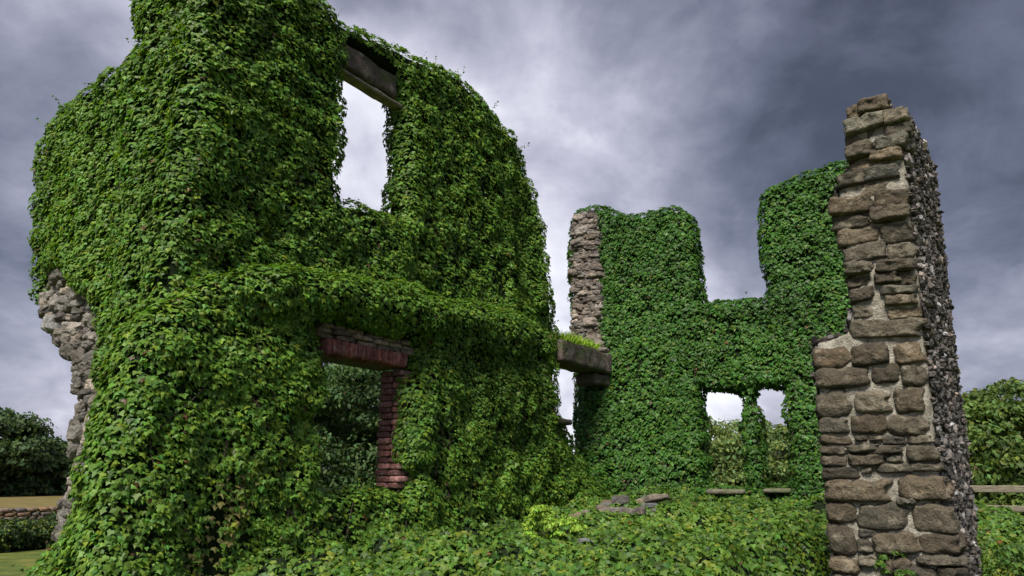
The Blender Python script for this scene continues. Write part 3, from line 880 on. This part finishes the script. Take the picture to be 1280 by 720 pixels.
# dark soil and stems below the carpet
xs = np.linspace(3.0, 14.2, 150); ws = np.linspace(-9.0, .2, 130)
U, W2 = np.meshgrid(xs, ws, indexing='ij')
G = to_world(np.stack([U, W2, 0*U], -1)); G[..., 2] = np.where(rise(U, W2) > .04, mound(G[..., 0], G[..., 1])-.015, ground_z(G[..., 0], G[..., 1])-.05)
i = np.arange(U.size).reshape(U.shape)
F = np.stack([i[:-1, :-1], i[:-1, 1:], i[1:, 1:], i[1:, :-1]], -1).reshape(-1, 4)
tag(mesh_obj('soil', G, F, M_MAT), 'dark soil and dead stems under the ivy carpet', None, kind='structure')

# fallen stones half buried in the ivy
rs = np.random.default_rng(55)
STN = [(812, 12.2, .30, .06, 'long flat grey brown slab at the right end of the rubble row in the ivy'),
       (788, 10.8, .20, .05, 'pale angular stone lying in front of the rubble row in the ivy'),
       (745, 8.6, .22, .04, 'flat pale slab almost buried in ivy below the lime green shrub'),
       (724, 11.6, .20, .10, 'dark lump of rubble at the left end of the row, near the left ruin')]
for i_ in range(17):
    STN.append((rs.uniform(728, 822), rs.uniform(11.0, 12.4), rs.uniform(.07, .17), rs.uniform(.04, .08), 'small brown rubble stone in the row lying in ivy below the far wall'))
for k_, (px, dist, L, hgt, lab) in enumerate(STN):
    x, y = spot(px, dist); z = float(mound(np.array(x), np.array(y)))
    r = thing('fallen_stone', lab, 'stone', (x, y, z), 'fallen stones in the ivy')
    a = ALPHA+radians(90)+rs.normal(0, .25)
    ax = np.array([[sin(a), cos(a), rs.normal(0, .08)]]); ax = unit(ax); ay = unit(np.cross(np.array([[0, 0, 1.]]), ax)); az = np.cross(ax, ay)
    V, F, per = stones(np.array([[0, 0, hgt*.55]]), ax, ay, az, np.array([[L, L*.5, hgt]]), 4, 4, .2, 60+k_, rng=rs)
    z += .045
    o = mesh_obj('fallen_stone', V, F, M_STONE, attr=stone_tints(1, per, (.19, .155, .125), .2, rs))
    o.location = (x, y, z)
    for key in ('label', 'category', 'group'): o[key] = r[key]
    bpy.data.objects.remove(r)
    o.name = 'fallen_stone'

# ------------------------------------------------------------------ trees and shrubs
def tree(name, label, cat, x, y, h, rad, nleaf, leaf, tint, group=None, seed=1, trunk_h=.3, nclump=40, squash=1.0, cone=False, z=None, young=None, ya=.1, low=.12):
    rng = np.random.default_rng(seed)
    if z is None: z = float(ground_z(np.array(float(x)), np.array(float(y))))
    root = thing(name, label, cat, (x, y, z), group)
    # limbs
    V = []; F = []; vo = 0; tips = []
    def add(path, rr_):
        nonlocal vo
        v, f = tube(path, rr_); V.append(v); F.append(f+vo); vo += len(v)
    tr = max(.02, h*.018)
    path = [np.array([rng.normal(0, .02*h)*s, rng.normal(0, .02*h)*s, h*.9*s-.1]) for s in np.linspace(0, 1, 7)]
    add(path, np.linspace(tr, tr*.12, 7))
    for k in range(12):
        s = rng.uniform(trunk_h, .85); st = np.array([0, 0, h*.9*s-.1]); a = rng.uniform(0, 2*pi)
        L = rad*(.7 if not cone else (1-s)*.9+.1); e = st+np.array([cos(a)*L*.8, sin(a)*L*.8, L*rng.uniform(.2, .6)])
        m = (st+e)/2+rng.normal(0, .06*L, 3)
        add([st, m, e], [tr*.3, tr*.18, tr*.06])
    mesh_obj('trunk', np.concatenate(V), np.concatenate(F), M_BARK, root)
    # crown: leaf clumps through an uneven volume
    cc = []
    while len(cc) < nclump:
        p = rng.uniform(-1, 1, 3); p[2] = (p[2]+1)/2
        if cone:
            r = (1-p[2])**.8
        else:
            r = math.sqrt(max(0, 1-((p[2]-.42)/.60)**2))
        if math.hypot(p[0], p[1]) > r or math.hypot(p[0], p[1]) < r*.25: continue
        cc.append([p[0]*rad, p[1]*rad, h*(low+(1-low)*p[2])*1.0])
    cc = np.array(cc); cr = rad*rng.uniform(.22, .42, len(cc))*squash
    k = rng.integers(0, len(cc), nleaf)
    d = unit(rng.normal(0, 1, (nleaf, 3))); d[:, 2] = np.abs(d[:, 2])*.9-.25
    q = rng.random(nleaf)**.5
    P = cc[k]+d*(cr[k]*q)[:, None]*np.array([1, 1, .75])
    P += .25*cr[k][:, None]*np.stack([fbm(P*3/rad+9*j, seed+j, 2) for j in range(3)], -1)
    P[:, 2] = np.maximum(P[:, 2], .05)
    Vl, Fl, per = leaves(P, unit(d+.3*rng.normal(0, 1, (nleaf, 3))), leaf*rng.uniform(.6, 1.3, nleaf), up=.5, jit=.5, tmpl='oval', droop=.5, rng=rng)
    T = leaf_tints(P/rad, per, base=tint, var=.45, rng=rng, seed=seed, scale=2, young=young or tuple(1.6*t for t in tint), young_amt=ya)
    mesh_obj('crown', Vl, Fl, M_TREE, root, smooth=False, attr=T)
    return root

G1 = 'dark trees at the far end of the field'
for i, (px, d, h, r, lab) in enumerate([
    (-95, 96, 9.5, 7.0, 'dark broad tree beyond the field, far left and partly out of frame'),
    (-20, 98, 8.8, 6.0, 'tallest dark tree at the left edge beyond the dry field'),
    (22, 104, 7.0, 5.4, 'dark rounded tree beyond the dry field, right of the tallest one'),
    (54, 100, 5.2, 4.6, 'low dark tree beyond the dry field, close to the bare rubble wall'),
    (85, 104, 5.6, 4.8, 'dark tree beyond the dry field, seen against the bare rubble edge')]):
    x, y = spot(px, d); tree('broadleaf_tree', lab, 'tree', x, y, h, r, 22000, .55, (.048, .082, .024), G1, 200+i, nclump=110, low=.0)
G2 = 'trees behind the fence on the right'
for i, (px, d, h, r, lab) in enumerate([
    (1222, 34, 4.7, 2.6, 'leafy tree rising right behind the broken wall end'),
    (1264, 30, 4.3, 2.8, 'full green tree behind the fence, second from the broken wall'),
    (1325, 32, 5.0, 3.4, 'tall green tree at the right edge behind the fence'),
    (1180, 38, 3.9, 3.0, 'low tree hidden mostly by the broken wall end')]):
    x, y = spot(px, d); tree('broadleaf_tree', lab, 'tree', x, y, h, r, 26000, .21, (.075, .125, .024), G2, 230+i, nclump=120, low=.03, ya=.2, young=(.13, .18, .03))
G3 = 'bushes seen through the twin window'
for i, (px, d, h, r, lab) in enumerate([
    (896, 31, 4.2, 2.0, 'pale green bush seen through the left light of the twin window'),
    (935, 34, 4.4, 2.3, 'green bush behind the ivy wrapped window post'),
    (972, 30, 3.6, 1.9, 'low bright bush seen through the right light of the twin window'),
    (850, 34, 3.6, 2.4, 'bush behind the far wall, left of the twin window'),
    (1015, 33, 3.6, 2.4, 'bush behind the far wall, right of the twin window')]):
    x, y = spot(px, d); tree('bush', lab, 'bush', x, y, h, r, 18000, .16, (.11, .165, .045), G3, 260+i, nclump=110, low=.0, ya=.2, young=(.14, .18, .04), trunk_h=.1)
# dark evergreens behind the lower window
for i, (px, d, h, r, lab) in enumerate([
    (428, 21, 6.4, 2.6, 'dark evergreen shrub seen through the brick headed window'),
    (472, 25, 7.2, 3.0, 'dark evergreen shrub behind the brick jamb of the lower window')]):
    x, y = spot(px, d); tree('evergreen_shrub', lab, 'shrub', x, y, h, r, 60000, .125, (.060, .11, .034), 'dark evergreens behind the lower window', 280+i, nclump=150, low=0, trunk_h=.1)
# bright bush by the fence at the right edge
x, y = spot(1272, 10.5); tree('bush', 'bright green bush in front of the rail fence at the right edge', 'bush', x, y, .85, .6, 9000, .065, (.085, .15, .025), None, 300, nclump=50, low=0, trunk_h=.1, ya=.25, young=(.2, .26, .04))
x, y = spot(1236, 10.5); tree('bush', 'low dark green undergrowth at the foot of the broken wall end', 'bush', x, y, .45, .6, 6000, .06, (.05, .10, .02), None, 301, nclump=40, low=0, trunk_h=.1)
x, y = spot(1285, 8.0); tree('bush', 'knee high green weeds in the bottom right corner', 'bush', x, y, .95, .7, 5000, .06, (.06, .12, .02), None, 302, nclump=40, low=0, trunk_h=.1)
# lime shrub in front of the left ruin
x, y = spot(685, 9.3); zz = float(mound(np.array(x), np.array(y)))
tree('lime_shrub', 'small lime green shrub standing in the ivy between the two ruins', 'shrub', x, y, .62, .24, 2800, .048, (.24, .38, .04), None, 310, nclump=14, low=0, trunk_h=.1, z=zz, ya=.3, young=(.22, .34, .045), squash=1.3)
x, y = spot(706, 8.7); zz = float(mound(np.array(x), np.array(y)))
tree('lime_shrub', 'lower lime green sprout right of the small lime shrub', 'shrub', x, y, .26, .22, 1100, .045, (.22, .35, .04), None, 311, nclump=10, low=0, trunk_h=.1, z=zz, squash=1.3)
# weed growing from the pillar foot
w_, z_ = px_uw(1121, 715); p_ = to_world([FU-.14, w_, .55], ALPHA2)
tree('weed', 'leafy weed growing up the foot of the broken wall end', 'plant', p_[0], p_[1], .72, .16, 520, .06, (.07, .14, .02), None, 312, nclump=16, low=0, trunk_h=.1, z=.45, squash=1.2)

# hedge and low stone wall on the left
def hedge(name, label, p0, p1, h, wd, n, leaf, tint, seed):
    rng = np.random.default_rng(seed)
    p0 = np.array(p0); p1 = np.array(p1); c = (p0+p1)/2
    z = float(ground_z(np.array(c[0]), np.array(c[1])))
    root = thing(name, label, 'hedge', (c[0], c[1], z))
    L = np.linalg.norm(p1-p0); e = (p1-p0)/L; q = np.array([-e[1], e[0]])
    s = rng.uniform(-L/2, L/2, n); t = rng.uniform(-1, 1, n)*wd/2
    hh = h*(.85+.3*fbm(np.stack([s*1.2, 0*s, 0*s], -1), seed, 2))*(1-.35*(t/(wd/2))**2)
    zz = hh*rng.random(n)**.5
    P = np.concatenate([s[:, None]*e[None]+t[:, None]*q[None], zz[:, None]], 1)
    P += .1*np.stack([fbm(P*2+7*j, seed+j, 2) for j in range(3)], -1)
    N = unit(np.concatenate([t[:, None]*q[None], np.full((n, 1), .35)], 1)+rng.normal(0, .4, (n, 3)))
    Vl, Fl, per = leaves(P, N, leaf*rng.uniform(.6, 1.3, n), up=.3, jit=.4, tmpl='oval', rng=rng)
    T = leaf_tints(P, per, base=tint, var=.45, rng=rng, seed=seed)
    mesh_obj('foliage', Vl, Fl, M_TREE, root, smooth=False, attr=T)
    m = 60; V = []; F = []; vo = 0
    for i in range(m):
        b = (rng.uniform(-L/2, L/2)*e)+rng.uniform(-.3, .3)*wd*q
        v, f = tube([[b[0], b[1], -.05], [b[0]+rng.normal(0, .05), b[1]+rng.normal(0, .05), h*.4], [b[0]+rng.normal(0, .15), b[1]+rng.normal(0, .15), h*.8]], [.02, .015, .006], 5)
        V.append(v); F.append(f+vo); vo += len(v)
    mesh_obj('stems', np.concatenate(V), np.concatenate(F), M_BARK, root)
    return root
hedge('hedge', 'low dark hedge along the lawn at the far left', spot(-180, 21), spot(150, 24.5), .95, 1.5, 20000, .12, (.035, .065, .016), 330)
# stone wall
ra = spot(-260, 33); rb_ = spot(170, 37); ra = np.array(ra); rb_ = np.array(rb_)
lw = thing('low_stone_wall', 'low brown stone wall between the hedge and the dry field', 'stone wall', (*((ra+rb_)/2), 0))
rq = np.random.default_rng(340); L = np.linalg.norm(rb_-ra); e = (rb_-ra)/L; qv = np.array([-e[1], e[0]]); C = []; H = []
for r in range(4):
    s = -L/2
    while s < L/2:
        l = rq.uniform(.14, .32); c = e*(s+l); C.append((c[0], c[1], .08+.16*r)); H.append((l*.97, .22, .085)); s += 2*l
C = np.array(C); H = np.array(H); n = len(C)
V, F, per = stones(C, np.tile([*e, 0], (n, 1)), np.tile([*qv, 0], (n, 1)), np.tile([0, 0, 1.], (n, 1)), H, 2, 4, .1, 9, rng=rq)
mesh_obj('stonework', V, F, M_STONE, lw, attr=stone_tints(n, per, (.22, .16, .13), .2, rq))

# rail fence on the right
f0 = np.array(spot(1165, 17.5)); f1_ = np.array(spot(1400, 17.0)); e = (f1_-f0)/np.linalg.norm(f1_-f0); qv = np.array([-e[1], e[0]]); L = np.linalg.norm(f1_-f0)
fen = thing('rail_fence', 'weathered two rail wooden fence running behind the broken wall end', 'fence', (f0[0], f0[1], 0))
def boxmesh(name, c, ax, half, mat, parent, seed=0):
    rng = np.random.default_rng(seed)
    ax = np.array(ax, float)[None]; ay = unit(np.cross([[0, 0, 1.]], ax)); az = np.cross(ax, ay)
    V, F, per = stones(np.array([c], float), ax, ay, az, np.array([half], float), 4, 12, .02, seed, rng=rng)
    return mesh_obj(name, V, F, mat, parent)
for k_, (z, hz) in enumerate(((1.50, .065), (1.14, .055))):
    c = e*L/2; boxmesh('rail', (c[0], c[1], z), (*e, 0), (L/2, .04, hz), M_WOOD, fen, 5+k_)
for i in range(3):
    c = e*(.55+i*2.05)-qv*.10
    ay = np.array([[*e, 0.]]); V, F, per = stones(np.array([[c[0], c[1], .75]]), ay, np.array([[*qv, 0.]]), np.array([[0, 0, 1.]]), np.array([[.07, .06, .85]]), 4, 12, .02, 8+i, rng=np.random.default_rng(i))
    mesh_obj('post', V, F, M_WOOD, fen)

# ------------------------------------------------------------------ sky
SUN_EL = radians(46); SUN_DIR_AZ = math.atan2(-.42, -.62)   # towards the sun: behind the camera, to the left
sd = np.array([-.27, -.80]); sd = sd/np.linalg.norm(sd)
wd = bpy.data.worlds.new('World'); SC.world = wd; wd.use_nodes = True
nt = wd.node_tree
for n in list(nt.nodes): nt.nodes.remove(n)
L = nt.links.new
out = nt.nodes.new('ShaderNodeOutputWorld')
tc = nt.nodes.new('ShaderNodeTexCoord')
sky = nt.nodes.new('ShaderNodeTexSky'); sky.sky_type = 'NISHITA'; sky.sun_disc = False
sky.sun_elevation = SUN_EL; sky.sun_rotation = math.atan2(sd[0], sd[1])
bg1 = nt.nodes.new('ShaderNodeBackground'); bg1.inputs[1].default_value = .05; L(sky.outputs[0], bg1.inputs[0])

def mth(op, a, b=None, c=None):
    n = nt.nodes.new('ShaderNodeMath'); n.operation = op
    for i, v in enumerate((a, b, c)):
        if v is None: continue
        if isinstance(v, (int, float)): n.inputs[i].default_value = v
        else: L(v, n.inputs[i])
    return n.outputs[0]
# cloud lattice on a high flat layer: direction / (z + k)
sep = nt.nodes.new('ShaderNodeSeparateXYZ'); L(tc.outputs['Generated'], sep.inputs[0])
den = mth('ADD', mth('MAXIMUM', sep.outputs[2], 0.0), .42)
cu = mth('DIVIDE', sep.outputs[0], den); cv = mth('DIVIDE', sep.outputs[1], den)
cmb = nt.nodes.new('ShaderNodeCombineXYZ'); L(cu, cmb.inputs[0]); L(cv, cmb.inputs[1])
def cn(scale, detail, rough, dist=.0, off=(0, 0, 0), stretch=(1, 1, 1)):
    mp = nt.nodes.new('ShaderNodeMapping'); mp.inputs['Location'].default_value = off; mp.inputs['Scale'].default_value = stretch
    L(cmb.outputs[0], mp.inputs[0])
    n = nt.nodes.new('ShaderNodeTexNoise'); n.inputs['Scale'].default_value = scale; n.inputs['Detail'].default_value = detail
    n.inputs['Roughness'].default_value = rough; n.inputs['Distortion'].default_value = dist
    L(mp.outputs[0], n.inputs['Vector']); return n.outputs['Fac']
nA = cn(1.2, 6, .52, .6, (3.1, 1.7, 0)); nB = cn(3.6, 7, .55, .5, (9, 4, 2), (1, .8, 1)); nC = cn(10, 6, .6, .2, (1, 2, 8))
wn = nt.nodes.new('ShaderNodeTexNoise'); wn.inputs['Scale'].default_value = 3.0; wn.inputs['Detail'].default_value = 4
L(tc.outputs['Generated'], wn.inputs['Vector'])
sub = nt.nodes.new('ShaderNodeVectorMath'); sub.operation = 'SUBTRACT'; L(wn.outputs['Color'], sub.inputs[0]); sub.inputs[1].default_value = (.5, .5, .5)
wsc = nt.nodes.new('ShaderNodeVectorMath'); wsc.operation = 'SCALE'; L(sub.outputs[0], wsc.inputs[0]); wsc.inputs['Scale'].default_value = .22
wad = nt.nodes.new('ShaderNodeVectorMath'); wad.operation = 'ADD'; L(tc.outputs['Generated'], wad.inputs[0]); L(wsc.outputs[0], wad.inputs[1])
wno = nt.nodes.new('ShaderNodeVectorMath'); wno.operation = 'NORMALIZE'; L(wad.outputs[0], wno.inputs[0])
v = mth('MULTIPLY_ADD', nA, .36, -.02)
v = mth('MULTIPLY_ADD', nB, .50, v)
v = mth('MULTIPLY_ADD', nC, .20, v)
v = mth('MULTIPLY_ADD', mth('ADD', v, -.47), 1.3, .33)
# broad banks of brighter and darker cloud
BANKS = [(455, 190, 9, .34), (640, 110, 17, .16), (690, 200, 8, .08), (95, 60, 9, .22), (160, 30, 8, .12), (30, 230, 9, -.12), (10, 20, 7, -.2),
         (1250, 40, 15, -.17), (1000, 200, 22, .08), (1230, 400, 12, .08), (20, 440, 11, .20), (60, 540, 9, .12), (930, 560, 11, .24), (1200, 190, 15, -.03), (120, 90, 14, .10), (1230, 470, 9, .0),
         (700, 480, 12, .36), (1000, 330, 10, .03)]
for (px, py, deg, amp) in BANKS:
    dt = nt.nodes.new('ShaderNodeVectorMath'); dt.operation = 'DOT_PRODUCT'; L(wno.outputs[0], dt.inputs[0]); dt.inputs[1].default_value = tuple(direction(px, py))
    mr = nt.nodes.new('ShaderNodeMapRange'); mr.interpolation_type = 'SMOOTHERSTEP'
    mr.inputs[1].default_value = cos(radians(deg*1.5)); mr.inputs[2].default_value = 1.0; mr.inputs[3].default_value = 0; mr.inputs[4].default_value = amp*1.15
    L(dt.outputs['Value'], mr.inputs[0]); v = mth('ADD', v, mr.outputs[0])
cr = nt.nodes.new('ShaderNodeValToRGB'); L(v, cr.inputs[0])
el = cr.color_ramp.elements
el[0].position = 0.05; el[0].color = (.012, .014, .022, 1)
SKYK = .88
el[1].position = 1.0; el[1].color = (.245, .248, .27, 1)
for pos, c in ((.25, (.020, .0235, .036)), (.42, (.042, .048, .070)), (.60, (.086, .092, .122)), (.78, (.158, .162, .20))):
    e_ = el.new(pos); e_.color = (c[0]*SKYK*1.03, c[1]*SKYK, c[2]*SKYK*.98, 1)
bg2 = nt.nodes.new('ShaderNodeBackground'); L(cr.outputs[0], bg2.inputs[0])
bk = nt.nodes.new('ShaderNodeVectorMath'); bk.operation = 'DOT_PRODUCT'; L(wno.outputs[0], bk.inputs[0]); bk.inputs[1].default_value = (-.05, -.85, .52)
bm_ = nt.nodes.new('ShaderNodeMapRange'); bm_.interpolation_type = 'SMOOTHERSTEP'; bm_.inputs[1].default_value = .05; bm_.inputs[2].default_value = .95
bm_.inputs[3].default_value = 1.0; bm_.inputs[4].default_value = 3.6; L(bk.outputs['Value'], bm_.inputs[0]); L(bm_.outputs[0], bg2.inputs[1])   # unseen sky behind the camera boosted, added as soft frontal fill
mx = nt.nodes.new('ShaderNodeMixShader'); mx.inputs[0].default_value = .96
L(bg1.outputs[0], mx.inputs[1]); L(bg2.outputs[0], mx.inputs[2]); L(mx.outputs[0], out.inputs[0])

# ------------------------------------------------------------------ sun
sl = bpy.data.lights.new('sun', 'SUN'); sl.energy = 1.5; sl.angle = radians(16); sl.color = (1, .95, .86)
so = bpy.data.objects.new('sun', sl); COL.objects.link(so)
from mathutils import Vector
dv = Vector((sd[0]*cos(SUN_EL), sd[1]*cos(SUN_EL), sin(SUN_EL)))
so.rotation_euler = dv.to_track_quat('Z', 'Y').to_euler()

# ------------------------------------------------------------------ camera
cam = bpy.data.cameras.new('camera'); cam.lens = FOC/1280*36; cam.sensor_width = 36; cam.clip_end = 5000; cam.clip_start = .05
co = bpy.data.objects.new('camera', cam); COL.objects.link(co); co.location = (0, 0, EYE); co.rotation_euler = (radians(90)+TILT, 0, 0)
SC.camera = co
SC.view_settings.view_transform = 'Standard'; SC.view_settings.look = 'None'; SC.view_settings.gamma = 1; SC.view_settings.use_curve_mapping = False
SC.view_settings.exposure = 2.05
SC.cycles.max_bounces = 6; SC.cycles.diffuse_bounces = 3; SC.cycles.glossy_bounces = 2; SC.cycles.transmission_bounces = 3
